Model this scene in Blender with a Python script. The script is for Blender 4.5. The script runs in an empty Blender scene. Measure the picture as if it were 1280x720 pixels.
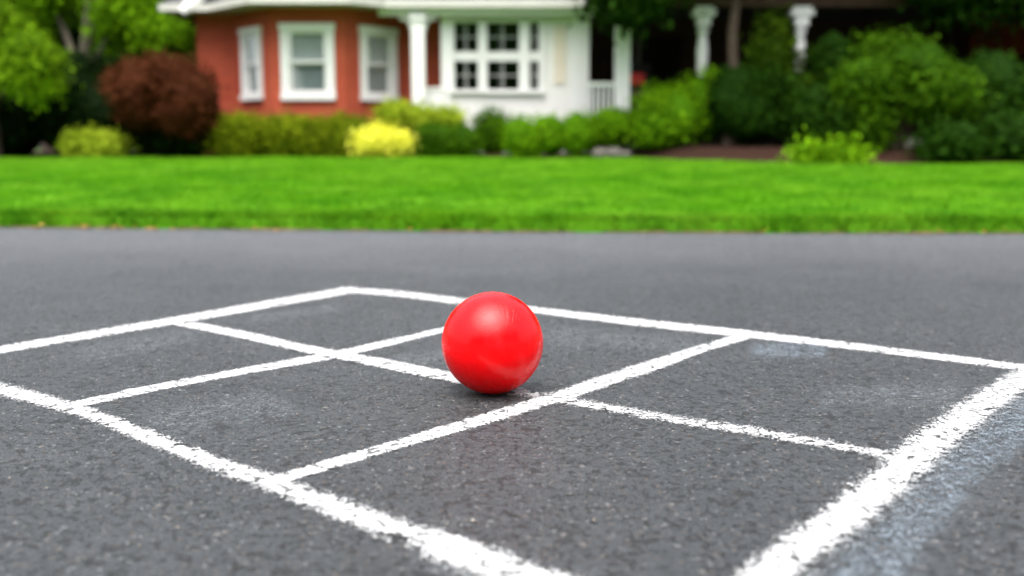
import bpy, math, numpy as np
from mathutils import Vector
PI = math.pi
scene = bpy.context.scene
C = scene.collection
H = 0.525; F = 1243.0; PITCH = math.radians(8.0)

# ------------------------------------------------------------------ camera geometry
def ray(px, py):
    x = (px - 640) / F; u = (360 - py) / F
    return (x, math.cos(PITCH) + u * math.sin(PITCH), u * math.cos(PITCH) - math.sin(PITCH))
def gnd(px, py, z=0.0):
    d = ray(px, py); t = (z - H) / d[2]
    return (d[0] * t, d[1] * t, z)
def P(px, py, Y):
    d = ray(px, py); t = Y / d[1]
    return (d[0] * t, Y, H + d[2] * t)
def X(px, Y): return P(px, 100, Y)[0]
def Z(py, Y): return P(640, py, Y)[2]

# ------------------------------------------------------------------ node helpers
def new_mat(name):
    m = bpy.data.materials.new(name); m.use_nodes = True
    nt = m.node_tree; nt.nodes.clear()
    out = nt.nodes.new('ShaderNodeOutputMaterial')
    return m, nt, out
def N(nt, t, **kw):
    n = nt.nodes.new(t)
    for k, v in kw.items():
        if k.startswith('i_'):
            key = k[2:].replace('_', ' ')
            n.inputs[key].default_value = v
        else: setattr(n, k, v)
    return n
def math_(nt, op, a, b=None, clamp=False):
    n = nt.nodes.new('ShaderNodeMath'); n.operation = op; n.use_clamp = clamp
    for i, v in enumerate((a, b)):
        if v is None: continue
        if isinstance(v, (int, float)): n.inputs[i].default_value = v
        else: nt.links.new(v, n.inputs[i])
    return n.outputs[0]
def mapr(nt, v, a, b, c=0.0, d=1.0, smooth=False):
    n = nt.nodes.new('ShaderNodeMapRange'); n.clamp = True
    if smooth: n.interpolation_type = 'SMOOTHSTEP'
    nt.links.new(v, n.inputs['Value'])
    for k, x in zip(('From Min', 'From Max', 'To Min', 'To Max'), (a, b, c, d)): n.inputs[k].default_value = x
    return n.outputs[0]
def mixc(nt, f, a, b):
    n = nt.nodes.new('ShaderNodeMix'); n.data_type = 'RGBA'
    for s, v in ((n.inputs[0], f), (n.inputs[6], a), (n.inputs[7], b)):
        if isinstance(v, (int, float)): s.default_value = v
        elif isinstance(v, tuple): s.default_value = (*v, 1) if len(v) == 3 else v
        else: nt.links.new(v, s)
    return n.outputs[2]
def noise(nt, vec, scale, detail=2, rough=.5, dist=0.0):
    n = N(nt, 'ShaderNodeTexNoise'); n.inputs['Scale'].default_value = scale
    n.inputs['Detail'].default_value = detail; n.inputs['Roughness'].default_value = rough
    n.inputs['Distortion'].default_value = dist
    if vec is not None: nt.links.new(vec, n.inputs['Vector'])
    return n.outputs['Fac']
def bsdf(nt, out, color=None, rough=.7, spec=.3, bump=None, bstr=.5, bdist=.01):
    b = N(nt, 'ShaderNodeBsdfPrincipled')
    b.inputs['Roughness'].default_value = rough; b.inputs['Specular IOR Level'].default_value = spec
    if isinstance(color, tuple): b.inputs['Base Color'].default_value = (*color, 1)
    elif color is not None: nt.links.new(color, b.inputs['Base Color'])
    if bump is not None:
        bp = N(nt, 'ShaderNodeBump'); bp.inputs['Strength'].default_value = bstr; bp.inputs['Distance'].default_value = bdist
        nt.links.new(bump, bp.inputs['Height']); nt.links.new(bp.outputs[0], b.inputs['Normal'])
    if out is not None: nt.links.new(b.outputs[0], out.inputs[0])
    return b
def pos(nt): return N(nt, 'ShaderNodeNewGeometry').outputs['Position']
def uvn(nt): return N(nt, 'ShaderNodeUVMap').outputs[0]

# asphalt relief, shared by the asphalt and by the chalk that sits on its stones
ng = bpy.data.node_groups.new('asphalt_relief', 'ShaderNodeTree')
ng.interface.new_socket('height', in_out='OUTPUT', socket_type='NodeSocketFloat')
ng.interface.new_socket('pit', in_out='OUTPUT', socket_type='NodeSocketFloat')
ng.interface.new_socket('stone', in_out='OUTPUT', socket_type='NodeSocketColor')
go = ng.nodes.new('NodeGroupOutput'); gp = pos(ng)
v = ng.nodes.new('ShaderNodeTexVoronoi'); v.inputs['Scale'].default_value = 215; ng.links.new(gp, v.inputs['Vector'])
v2 = ng.nodes.new('ShaderNodeTexVoronoi'); v2.inputs['Scale'].default_value = 95; ng.links.new(gp, v2.inputs['Vector'])
fine = noise(ng, gp, 420, 3, .7); mid = noise(ng, gp, 60, 3, .6)
h = math_(ng, 'SUBTRACT', 1.0, math_(ng, 'MULTIPLY', v.outputs['Distance'], .8))
h = math_(ng, 'SUBTRACT', h, math_(ng, 'MULTIPLY', v2.outputs['Distance'], .35))
h = math_(ng, 'ADD', h, math_(ng, 'MULTIPLY', fine, .6)); h = math_(ng, 'ADD', h, math_(ng, 'MULTIPLY', mid, .9))
pit = mapr(ng, noise(ng, gp, 75, 2.5, .62, .4), .59, .62, 0, 1)
pit = math_(ng, 'MAXIMUM', pit, mapr(ng, noise(ng, gp, 36, 4, .72, .8), .58, .605, 0, 1))
h = math_(ng, 'SUBTRACT', h, math_(ng, 'MULTIPLY', pit, 1.0))
ng.links.new(h, go.inputs[0]); ng.links.new(pit, go.inputs[1]); ng.links.new(v.outputs['Color'], go.inputs[2])
def relief(nt):
    g = nt.nodes.new('ShaderNodeGroup'); g.node_tree = ng; return g.outputs

MAT = {}
def asphalt():
    m, nt, out = new_mat('asphalt'); r = relief(nt); p = pos(nt)
    base = mixc(nt, mapr(nt, noise(nt, p, 2.2, 4, .6), .3, .7), (.025, .0287, .0318), (.0335, .0378, .0415))
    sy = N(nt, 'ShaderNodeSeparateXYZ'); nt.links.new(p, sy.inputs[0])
    far_sheen = mapr(nt, math_(nt, 'ADD', sy.outputs[1], math_(nt, 'MULTIPLY', noise(nt, p, 1.1, 3), 2.0)), 4.4, 7.0, 0, 1, True)
    base = mixc(nt, far_sheen, base, (.078, .080, .090))  # far sheen painted into the base colour, paler towards the lawn
    base = mixc(nt, mapr(nt, noise(nt, p, 5, 5, .65), .5, .72, 0, .5), base, (.052, .056, .060))
    sep = N(nt, 'ShaderNodeSeparateColor'); nt.links.new(r[2], sep.inputs[0])
    var = mapr(nt, sep.outputs[0], 0, 1, .66, 1.34)
    fine = mapr(nt, noise(nt, p, 230, 3, .7), .3, .7, .8, 1.2)
    vm = N(nt, 'ShaderNodeVectorMath', operation='SCALE'); nt.links.new(base, vm.inputs[0]); nt.links.new(math_(nt, 'MULTIPLY', var, fine), vm.inputs['Scale'])
    light = mapr(nt, sep.outputs[1], .982, .988); brown = mapr(nt, sep.outputs[2], .972, .98)
    big = N(nt, 'ShaderNodeTexVoronoi'); big.inputs['Scale'].default_value = 42; nt.links.new(p, big.inputs['Vector'])
    sb = N(nt, 'ShaderNodeSeparateColor'); nt.links.new(big.outputs['Color'], sb.inputs[0])
    dot = math_(nt, 'MULTIPLY', mapr(nt, sb.outputs[0], .955, .96), mapr(nt, big.outputs['Distance'], .28, .16))
    c = mixc(nt, math_(nt, 'MULTIPLY', light, .6), vm.outputs[0], (.22, .22, .22))
    c = mixc(nt, math_(nt, 'MULTIPLY', brown, .35), c, (.16, .105, .07))
    c = mixc(nt, math_(nt, 'MULTIPLY', dot, .5), c, (.2, .18, .165))
    c = mixc(nt, math_(nt, 'MULTIPLY', r[1], .92), c, (.005, .005, .005))
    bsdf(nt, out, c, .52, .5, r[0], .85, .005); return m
def chalk(name, cover, soft, color=(.40, .405, .405), amax=1.0, edge=.18, patchy=0.0):
    m, nt, out = new_mat(name); r = relief(nt); p = pos(nt)
    sx = N(nt, 'ShaderNodeSeparateXYZ'); nt.links.new(uvn(nt), sx.inputs[0])
    d = math_(nt, 'SUBTRACT', .5, math_(nt, 'ABSOLUTE', math_(nt, 'SUBTRACT', sx.outputs[1], .5)))   # 0 at edge .5 mid
    e = mapr(nt, d, 0, edge)
    wob = math_(nt, 'SUBTRACT', noise(nt, p, 40, 3, .6), .5)
    hh = mapr(nt, r[0], .85, 1.7)                                # normalised height
    lvl = math_(nt, 'ADD', math_(nt, 'MULTIPLY', e, cover), math_(nt, 'MULTIPLY', wob, .35))
    if patchy: lvl = math_(nt, 'SUBTRACT', lvl, mapr(nt, noise(nt, p, 9, 3, .6), .35, .7, 0, patchy))
    a = math_(nt, 'SUBTRACT', math_(nt, 'ADD', hh, lvl), 1.0)
    a = mapr(nt, a, -soft, soft, 0, amax, True)
    a = math_(nt, 'MULTIPLY', a, mapr(nt, e, 0, .25))
    a = math_(nt, 'MULTIPLY', a, math_(nt, 'SUBTRACT', 1.0, math_(nt, 'MULTIPLY', r[1], .6)))
    b = bsdf(nt, None, color, .95, .05, r[0], .25, .002)
    t = N(nt, 'ShaderNodeBsdfTransparent'); mx = N(nt, 'ShaderNodeMixShader')
    nt.links.new(a, mx.inputs[0]); nt.links.new(t.outputs[0], mx.inputs[1]); nt.links.new(b.outputs[0], mx.inputs[2])
    nt.links.new(mx.outputs[0], out.inputs[0]); return m
def smudge(name, color, amax, scale):
    m, nt, out = new_mat(name); r = relief(nt); p = pos(nt)
    sx = N(nt, 'ShaderNodeSeparateXYZ'); nt.links.new(uvn(nt), sx.inputs[0])
    def edge(o, w): return mapr(nt, math_(nt, 'SUBTRACT', .5, math_(nt, 'ABSOLUTE', math_(nt, 'SUBTRACT', o, .5))), 0, w, 0, 1, True)
    e = math_(nt, 'MULTIPLY', edge(sx.outputs[1], .4), edge(sx.outputs[0], .15))
    n = mapr(nt, noise(nt, p, scale, 5, .7), .15, .7)
    a = math_(nt, 'MULTIPLY', math_(nt, 'MULTIPLY', e, n), mapr(nt, r[0], 1.05, 1.5, .12, 1.5))
    a = math_(nt, 'MULTIPLY', a, amax)
    b = bsdf(nt, None, color, .95, .05); t = N(nt, 'ShaderNodeBsdfTransparent'); mx = N(nt, 'ShaderNodeMixShader')
    nt.links.new(a, mx.inputs[0]); nt.links.new(t.outputs[0], mx.inputs[1]); nt.links.new(b.outputs[0], mx.inputs[2])
    nt.links.new(mx.outputs[0], out.inputs[0]); return m
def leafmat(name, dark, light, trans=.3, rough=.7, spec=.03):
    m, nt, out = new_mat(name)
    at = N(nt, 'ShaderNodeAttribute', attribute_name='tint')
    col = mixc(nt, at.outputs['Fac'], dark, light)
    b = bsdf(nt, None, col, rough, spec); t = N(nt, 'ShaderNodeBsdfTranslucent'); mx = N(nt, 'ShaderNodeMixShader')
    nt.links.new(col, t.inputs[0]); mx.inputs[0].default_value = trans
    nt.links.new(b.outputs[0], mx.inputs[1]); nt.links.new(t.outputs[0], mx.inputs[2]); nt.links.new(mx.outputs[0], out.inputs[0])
    return m
def plain(name, color, rough=.6, spec=.3, var=.12, scale=6, bump=0):
    m, nt, out = new_mat(name); p = pos(nt); n = noise(nt, p, scale, 4, .6)
    c = mixc(nt, mapr(nt, n, .3, .7), tuple(x * (1 - var) for x in color), tuple(min(1, x * (1 + var)) for x in color))
    bsdf(nt, out, c, rough, spec, noise(nt, p, scale * 8, 3) if bump else None, bump, .01); return m
def brickmat():
    m, nt, out = new_mat('brick')
    b = N(nt, 'ShaderNodeTexBrick'); nt.links.new(uvn(nt), b.inputs['Vector'])
    b.inputs['Scale'].default_value = 1; b.inputs['Brick Width'].default_value = .21; b.inputs['Row Height'].default_value = .075
    b.inputs['Mortar Size'].default_value = .006; b.inputs['Bias'].default_value = -.1
    b.inputs['Color1'].default_value = (.46, .078, .032, 1); b.inputs['Color2'].default_value = (.34, .052, .024, 1); b.inputs['Mortar'].default_value = (.30, .14, .10, 1)
    c = mixc(nt, mapr(nt, noise(nt, pos(nt), 1.5, 5, .65), .35, .65, 0, .7), b.outputs['Color'], (.32, .055, .030))
    bsdf(nt, out, c, .85, .15, b.outputs['Fac'], -.4, .006); return m
def siding():
    m, nt, out = new_mat('white_siding')
    sx = N(nt, 'ShaderNodeSeparateXYZ'); nt.links.new(pos(nt), sx.inputs[0])
    saw = math_(nt, 'FRACT', math_(nt, 'MULTIPLY', sx.outputs[2], 8.5))
    bsdf(nt, out, (.68, .665, .64), .5, .3, saw, -.7, .012); return m
def shingles():
    m, nt, out = new_mat('shingles')
    b = N(nt, 'ShaderNodeTexBrick'); nt.links.new(uvn(nt), b.inputs['Vector'])
    b.inputs['Scale'].default_value = 1; b.inputs['Brick Width'].default_value = .3; b.inputs['Row Height'].default_value = .14
    b.inputs['Mortar Size'].default_value = .006
    b.inputs['Color1'].default_value = (.10, .10, .10, 1); b.inputs['Color2'].default_value = (.05, .052, .056, 1); b.inputs['Mortar'].default_value = (.02, .02, .02, 1)
    bsdf(nt, out, b.outputs['Color'], .9, .2); return m
def glassmat():
    m, nt, out = new_mat('window_glass')
    g = N(nt, 'ShaderNodeBsdfGlossy'); g.inputs['Roughness'].default_value = .03
    t = N(nt, 'ShaderNodeBsdfTransparent'); t.inputs[0].default_value = (.92, .95, .95, 1)
    mx = N(nt, 'ShaderNodeMixShader'); mx.inputs[0].default_value = .25
    nt.links.new(t.outputs[0], mx.inputs[1]); nt.links.new(g.outputs[0], mx.inputs[2]); nt.links.new(mx.outputs[0], out.inputs[0]); return m
def ballmat():
    m, nt, out = new_mat('red_rubber')
    tc = N(nt, 'ShaderNodeTexCoord').outputs['Object']
    n1 = noise(nt, tc, 7, 3, .55)
    col = mixc(nt, mapr(nt, noise(nt, tc, 12, 4, .6), .35, .7, 0, .5), (.80, .0004, .0022), (.72, .0005, .003))
    b = bsdf(nt, out, col, .2, .42); b.inputs['IOR'].default_value = 1.38
    nt.links.new(mapr(nt, noise(nt, tc, 22, 4, .65), .3, .7, .22, .32), b.inputs['Roughness'])
    bp = N(nt, 'ShaderNodeBump'); bp.inputs['Strength'].default_value = .35; bp.inputs['Distance'].default_value = .004
    nt.links.new(n1, bp.inputs['Height'])
    b2 = N(nt, 'ShaderNodeBump'); b2.inputs['Strength'].default_value = .3; b2.inputs['Distance'].default_value = .0006
    nt.links.new(noise(nt, tc, 260, 2), b2.inputs['Height']); nt.links.new(bp.outputs[0], b2.inputs['Normal'])

    vd = N(nt, 'ShaderNodeVectorMath', operation='DISTANCE'); nt.links.new(tc, vd.inputs[0]); vd.inputs[1].default_value = (.045, -.055, .082)
    mp = N(nt, 'ShaderNodeMapping'); mp.inputs['Rotation'].default_value = (0, .5, .4); mp.inputs['Scale'].default_value = (260, 30, 60); nt.links.new(tc, mp.inputs[0])
    wr = math_(nt, 'MULTIPLY', mapr(nt, noise(nt, mp.outputs[0], 1, 2), .5, .62), mapr(nt, vd.outputs['Value'], .045, .01))
    b3 = N(nt, 'ShaderNodeBump'); b3.inputs['Strength'].default_value = .35; b3.inputs['Distance'].default_value = .0015; b3.invert = True
    nt.links.new(wr, b3.inputs['Height']); nt.links.new(b2.outputs[0], b3.inputs['Normal'])
    nt.links.new(b3.outputs[0], b.inputs['Normal']); return m
def lawnbase():
    m, nt, out = new_mat('lawn_turf'); p = pos(nt)
    c = mixc(nt, mapr(nt, noise(nt, p, 1.2, 4), .3, .7), (.06, .22, .003), (.11, .30, .012))
    bsdf(nt, out, c, .9, .1); return m
def grassmat():
    m, nt, out = new_mat('grass_blades'); p = pos(nt)
    at = N(nt, 'ShaderNodeAttribute', attribute_name='tint')
    c = mixc(nt, at.outputs['Fac'], (.070, .26, .0008), (.22, .48, .014))
    c2 = mixc(nt, mapr(nt, noise(nt, p, .9, 4, .6), .4, .7, 0, .7), c, (.24, .47, .03))
    c3 = mixc(nt, mapr(nt, noise(nt, p, 2.6, 4, .62), .38, .66, 0, .8), c2, (.030, .17, .001))
    b = bsdf(nt, None, c3, .6, .12); t = N(nt, 'ShaderNodeBsdfTranslucent'); mx = N(nt, 'ShaderNodeMixShader')
    nt.links.new(c3, t.inputs[0]); mx.inputs[0].default_value = .4
    nt.links.new(b.outputs[0], mx.inputs[1]); nt.links.new(t.outputs[0], mx.inputs[2]); nt.links.new(mx.outputs[0], out.inputs[0]); return m

M = dict(
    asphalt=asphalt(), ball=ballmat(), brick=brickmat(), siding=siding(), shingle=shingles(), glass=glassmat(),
    chalk=chalk('chalk', 1.04, .24, edge=.22, patchy=.12), chalk_rough=chalk('rough_chalk', 1.06, .22, edge=.36, patchy=.16), chalk_thin=chalk('thin_chalk', .80, .2, edge=.36),
    dusting=chalk('chalk_crumbs', .50, .22, color=(.30, .32, .33), amax=.8, edge=.5), smudge=smudge('chalk_dust', (.24, .27, .29), .26, 30), smear=smudge('chalk_smear', (.20, .24, .28), .7, 26),
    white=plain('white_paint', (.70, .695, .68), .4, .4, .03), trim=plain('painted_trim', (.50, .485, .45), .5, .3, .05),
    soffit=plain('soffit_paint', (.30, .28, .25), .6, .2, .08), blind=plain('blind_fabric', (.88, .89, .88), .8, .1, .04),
    shade=plain('insect_screen', (.42, .46, .46), .8, .2, .05), shade_cloth=plain('curtain_cloth', (.30, .29, .29), .9, .1, .2), curtain=plain('dark_curtain', (.09, .08, .08), .9, .1, .3),
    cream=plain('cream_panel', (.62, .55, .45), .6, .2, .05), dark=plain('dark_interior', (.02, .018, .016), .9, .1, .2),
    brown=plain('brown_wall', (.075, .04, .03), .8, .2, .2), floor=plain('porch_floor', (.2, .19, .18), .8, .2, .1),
    bark=plain('bark', (.055, .04, .03), .9, .1, .4, 12, .8), grey_bark=plain('grey_bark', (.10, .085, .065), .9, .1, .4, 12, .8), redcloth=plain('red_cushion', (.55, .05, .04), .8, .2, .1),
    mulch=plain('mulch', (.030, .014, .009), .95, .1, .5, 25, 1.0), soil=plain('soil', (.16, .10, .05), .95, .1, .5, 20, 1.0),
    stone=plain('stone', (.10, .09, .08), .9, .2, .2, 8, .5), lawn=lawnbase(), grass=grassmat(),
    ground=plain('ground', (.06, .10, .025), .95, .1, .3, .5), grit=leafmat('grit', (.05, .045, .04), (.30, .27, .24), 0), litter=leafmat('dry_leaf', (.30, .14, .03), (.50, .28, .10), .2),
    l_bright=leafmat('leaf_bright', (.030, .10, .002), (.19, .38, .006)), l_mid=leafmat('leaf_mid', (.012, .042, .0015), (.066, .150, .003)),
    l_dark=leafmat('leaf_dark', (.005, .018, .0012), (.018, .052, .002), .12), l_black=leafmat('leaf_deep', (.002, .007, .0008), (.007, .019, .0015), .06),
    l_hedge=leafmat('leaf_hedge', (.030, .062, .002), (.21, .26, .006)), l_yellow=leafmat('leaf_yellow', (.60, .60, .03), (.85, .82, .12), .3),
    l_lime=leafmat('leaf_lime', (.16, .25, .008), (.38, .46, .03), .3), l_red=leafmat('leaf_burgundy', (.030, .008, .003), (.090, .026, .009), .15),
    l_olive=leafmat('leaf_olive', (.012, .032, .0015), (.050, .095, .003)), l_yew=leafmat('leaf_yew', (.003, .012, .0008), (.018, .055, .002), .15), l_tree=leafmat('leaf_tree', (.025, .070, .002), (.16, .29, .005), .25), l_core=leafmat('leaf_core', (.01, .02, .004), (.02, .04, .006), .05),
)

# ------------------------------------------------------------------ mesh helpers
def tag(o, label=None, cat=None, group=None, kind=None):
    if label: o['label'] = label
    if cat: o['category'] = cat
    if group: o['group'] = group
    if kind: o['kind'] = kind
    return o
def thing(name, loc, label, cat, group=None, rz=0):
    o = bpy.data.objects.new(name, None); C.objects.link(o); o.location = loc; o.rotation_euler.z = rz
    o.empty_display_size = .2
    return tag(o, label, cat, group)
class MB:
    def __init__(s): s.v = []; s.f = []; s.uv = []; s.smooth = []
    def poly(s, pts, uvs=None, smooth=False):
        b = len(s.v); s.v += [tuple(p) for p in pts]; s.f.append(tuple(range(b, b + len(pts))))
        s.uv += list(uvs) if uvs else [(0, 0)] * len(pts); s.smooth.append(smooth)
    def box(s, x0, x1, y0, y1, z0, z1, fr=None, bev=0):
        # fr: (origin, u dir, v dir) frame; x along u, y along outward normal
        def T(x, y, z):
            if fr is None: return (x, y, z)
            o, u, n = fr; return (o[0] + u[0]*x + n[0]*y, o[1] + u[1]*x + n[1]*y, z)
        q = [(x0,y0,z0),(x1,y0,z0),(x1,y1,z0),(x0,y1,z0),(x0,y0,z1),(x1,y0,z1),(x1,y1,z1),(x0,y1,z1)]
        for idx, ax in (((0,3,2,1),2),((4,5,6,7),2),((0,1,5,4),1),((1,2,6,5),0),((2,3,7,6),1),((3,0,4,7),0)):
            uv = [((q[i][0], q[i][2]) if ax == 1 else (q[i][1], q[i][2]) if ax == 0 else (q[i][0], q[i][1])) for i in idx]
            s.poly([T(*q[i]) for i in idx], uv)
    def tube(s, pts, rad, n=10, caps=True):
        pts = [Vector(p) for p in pts]; rings = []; b0 = len(s.v)
        for i, p in enumerate(pts):
            d = (pts[min(i+1, len(pts)-1)] - pts[max(i-1, 0)]).normalized()
            a = d.orthogonal().normalized() if abs(d.z) < .95 else Vector((1, 0, 0)).cross(d).normalized()
            if i and (a.dot(pa) < 0): a = -a
            pa = a; bb = d.cross(a)
            rings.append(len(s.v))
            for k in range(n):
                t = 2*PI*k/n; s.v.append(tuple(p + (a*math.cos(t) + bb*math.sin(t)) * rad[i]))
        for i in range(len(pts)-1):
            for k in range(n):
                k2 = (k+1) % n
                s.f.append((rings[i]+k, rings[i]+k2, rings[i+1]+k2, rings[i+1]+k)); s.uv += [(0, 0)]*4; s.smooth.append(True)
        if caps:
            for r in (rings[0], rings[-1]):
                s.f.append(tuple(range(r, r+n))); s.uv += [(0, 0)]*n; s.smooth.append(False)
    def lathe(s, c, prof, n=20):
        rings = []
        for r, z in prof:
            rings.append(len(s.v))
            for k in range(n):
                t = 2*PI*k/n; s.v.append((c[0]+r*math.cos(t), c[1]+r*math.sin(t), c[2]+z))
        for i in range(len(prof)-1):
            for k in range(n):
                k2 = (k+1) % n; s.f.append((rings[i]+k, rings[i]+k2, rings[i+1]+k2, rings[i+1]+k)); s.uv += [(0,0)]*4; s.smooth.append(True)
        for r in (rings[0], rings[-1]): s.f.append(tuple(range(r, r+n))); s.uv += [(0,0)]*n; s.smooth.append(False)
    def build(s, name, mat, parent=None, bevel=0):
        me = bpy.data.meshes.new(name); off = Vector(parent_origin(parent)) if parent else Vector((0,0,0))
        me.from_pydata([tuple(Vector(v)-off) for v in s.v], [], s.f)
        uv = me.uv_layers.new(name='UVMap'); uv.data.foreach_set('uv', [c for t in s.uv for c in t])
        me.polygons.foreach_set('use_smooth', s.smooth); me.materials.append(mat); me.update()
        o = bpy.data.objects.new(name, me); C.objects.link(o)
        if parent: o.parent = parent
        if bevel:
            bm = o.modifiers.new('bevel', 'BEVEL'); bm.width = bevel; bm.segments = 2; bm.limit_method = 'ANGLE'
        return o
def parent_origin(p):
    o = Vector((0,0,0))
    while p is not None: o += p.location; p = p.parent
    return o
def np_mesh(name, V, faces_n, mat, parent=None, tint=None, smooth=False):
    """V (nf*faces_n,3) separate faces with faces_n corners each"""
    off = np.array(parent_origin(parent)) if parent else np.zeros(3)
    V = (V - off).astype(np.float32); n = len(V); nf = n // faces_n
    me = bpy.data.meshes.new(name); me.vertices.add(n); me.vertices.foreach_set('co', V.ravel())
    me.loops.add(n); me.loops.foreach_set('vertex_index', np.arange(n, dtype=np.int32))
    me.polygons.add(nf); me.polygons.foreach_set('loop_start', np.arange(0, n, faces_n, dtype=np.int32))
    me.update(calc_edges=True)
    if tint is not None:
        a = me.attributes.new('tint', 'FLOAT', 'POINT'); a.data.foreach_set('value', np.repeat(tint, faces_n).astype(np.float32))
    me.materials.append(mat)
    o = bpy.data.objects.new(name, me); C.objects.link(o)
    if parent: o.parent = parent
    return o
def unit(a): return a / np.maximum(np.linalg.norm(a, axis=-1, keepdims=True), 1e-9)
def lumps(rng, d, k=7, amp=.14):
    """bumpy radius factor for directions d"""
    r = np.ones(len(d))
    for _ in range(k):
        c = unit(rng.normal(size=3)); r += amp * (np.exp(-4*(1 - d@c)) - .25)
    return r
def leaf_faces(rng, blobs, n, size, seedclump=26, zmin=None, upright=0.0, inner=.3):
    """blobs: (cx,cy,cz,rx,ry,rz,p).  Leaf-sized faces gathered in twig clumps around uneven blob surfaces."""
    allV = []; allT = []
    areas = np.array([(b[3]*b[4] + b[4]*b[5] + b[3]*b[5]) for b in blobs]); areas = areas / areas.sum()
    for b, w in zip(blobs, areas):
        c = np.array(b[:3]); R = np.array(b[3:6]); p = b[6] if len(b) > 6 else 2.0
        nl = int(n*w); nc = max(6, nl // seedclump)
        d = unit(rng.normal(size=(nc, 3)))
        rr = 1/np.power(np.sum(np.abs(d)**p, axis=1), 1/p)
        rl = lumps(rng, d, 14, .2) if p < 3 else lumps(rng, d, 9, .05)
        depth = np.where(rng.random(nc) < inner, rng.uniform(.5, .9, nc), rng.uniform(.9, 1.05, nc))
        cc = c + d * (rr*rl*depth)[:, None] * R
        ct = rng.random(nc)
        idx = rng.integers(0, nc, nl)
        spread = size * 2.9
        q = cc[idx] + rng.normal(size=(nl, 3)) * spread * np.array([1, 1, .7])
        nr = unit(d[idx] + rng.normal(size=(nl, 3))*.75 + np.array([0, 0, .35]))
        ax = unit(np.cross(nr, rng.normal(size=(nl, 3)))); bx = np.cross(nr, ax)
        if upright: ax = unit(ax*(1-upright) + np.array([0, 0, upright])); bx = unit(np.cross(nr, ax))
        s = size * rng.uniform(.6, 1.3, nl)[:, None]
        a, t1, t2, e = q - ax*s, q + bx*s*.5 + ax*s*.1, q + ax*s, q - bx*s*.5 + ax*s*.1
        V = np.stack([a, t1, t2, e], axis=1).reshape(-1, 3)
        tint = np.clip(ct[idx]*.6 + rng.random(nl)*.45, 0, 1)
        if zmin is not None:
            bad = V[:, 2] < zmin; V[bad, 2] = zmin + rng.random(bad.sum())*.03
        allV.append(V); allT.append(tint)
    return np.concatenate(allV), np.concatenate(allT)
def core_quads(rng, blobs, k=.78, zmin=None):
    """twiggy inner mass, faces of the inner crown"""
    out = []
    nu, nv = 18, 10
    for b in blobs:
        c = np.array(b[:3]); R = np.array(b[3:6]); p = b[6] if len(b) > 6 else 2.0
        th = np.linspace(0, 2*PI, nu+1); ph = np.linspace(-PI/2, PI/2, nv+1)
        T, Q = np.meshgrid(th[:-1], ph, indexing='ij')
        d = np.stack([np.cos(T)*np.cos(Q), np.sin(T)*np.cos(Q), np.sin(Q)], -1)
        rr = 1/np.power(np.sum(np.abs(d)**p, axis=-1), 1/p)
        g = c + d*rr[..., None]*R*k*(1+rng.uniform(-.08, .08, rr.shape))[..., None]
        g = np.concatenate([g, g[:1]], 0)
        if zmin is not None: g[..., 2] = np.maximum(g[..., 2], zmin)
        q = np.stack([g[:-1, :-1], g[1:, :-1], g[1:, 1:], g[:-1, 1:]], axis=2).reshape(-1, 3)
        out.append(q)
    return np.concatenate(out)
seed = [100]
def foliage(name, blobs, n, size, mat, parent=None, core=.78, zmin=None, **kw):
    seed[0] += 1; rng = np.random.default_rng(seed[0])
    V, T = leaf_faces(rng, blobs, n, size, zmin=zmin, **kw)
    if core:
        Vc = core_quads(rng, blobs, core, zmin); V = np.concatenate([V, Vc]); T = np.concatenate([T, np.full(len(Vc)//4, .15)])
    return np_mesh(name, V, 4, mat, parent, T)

# ------------------------------------------------------------------ terrain
def lawn_z(y): return .045 + .0272*(y - 6.45)
mb = MB(); mb.poly([(-600, -600, -.03), (600, -600, -.03), (600, 600, -.03), (-600, 600, -.03)])
tag(mb.build('ground', M['ground']), 'green ground stretching out beyond the garden', kind='structure')
edge_px = [(-900, 277), (-300, 281), (0, 284), (320, 287), (640, 290), (960, 291.5), (1280, 292), (1700, 292), (2300, 290)]
edge = [gnd(*e) for e in edge_px]
ex = np.array([e[0] for e in edge]); ey = np.array([e[1] for e in edge])
def edge_y(x): return np.interp(x, ex, ey)
mb = MB(); xs = np.linspace(-26, 26, 61)
for a, b in zip(xs[:-1], xs[1:]): mb.poly([(a, -16, 0), (b, -16, 0), (b, edge_y(b)+.12, 0), (a, edge_y(a)+.12, 0)])
tag(mb.build('driveway', M['asphalt']), 'dark grey asphalt driveway with chalk lines', kind='structure')
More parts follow.
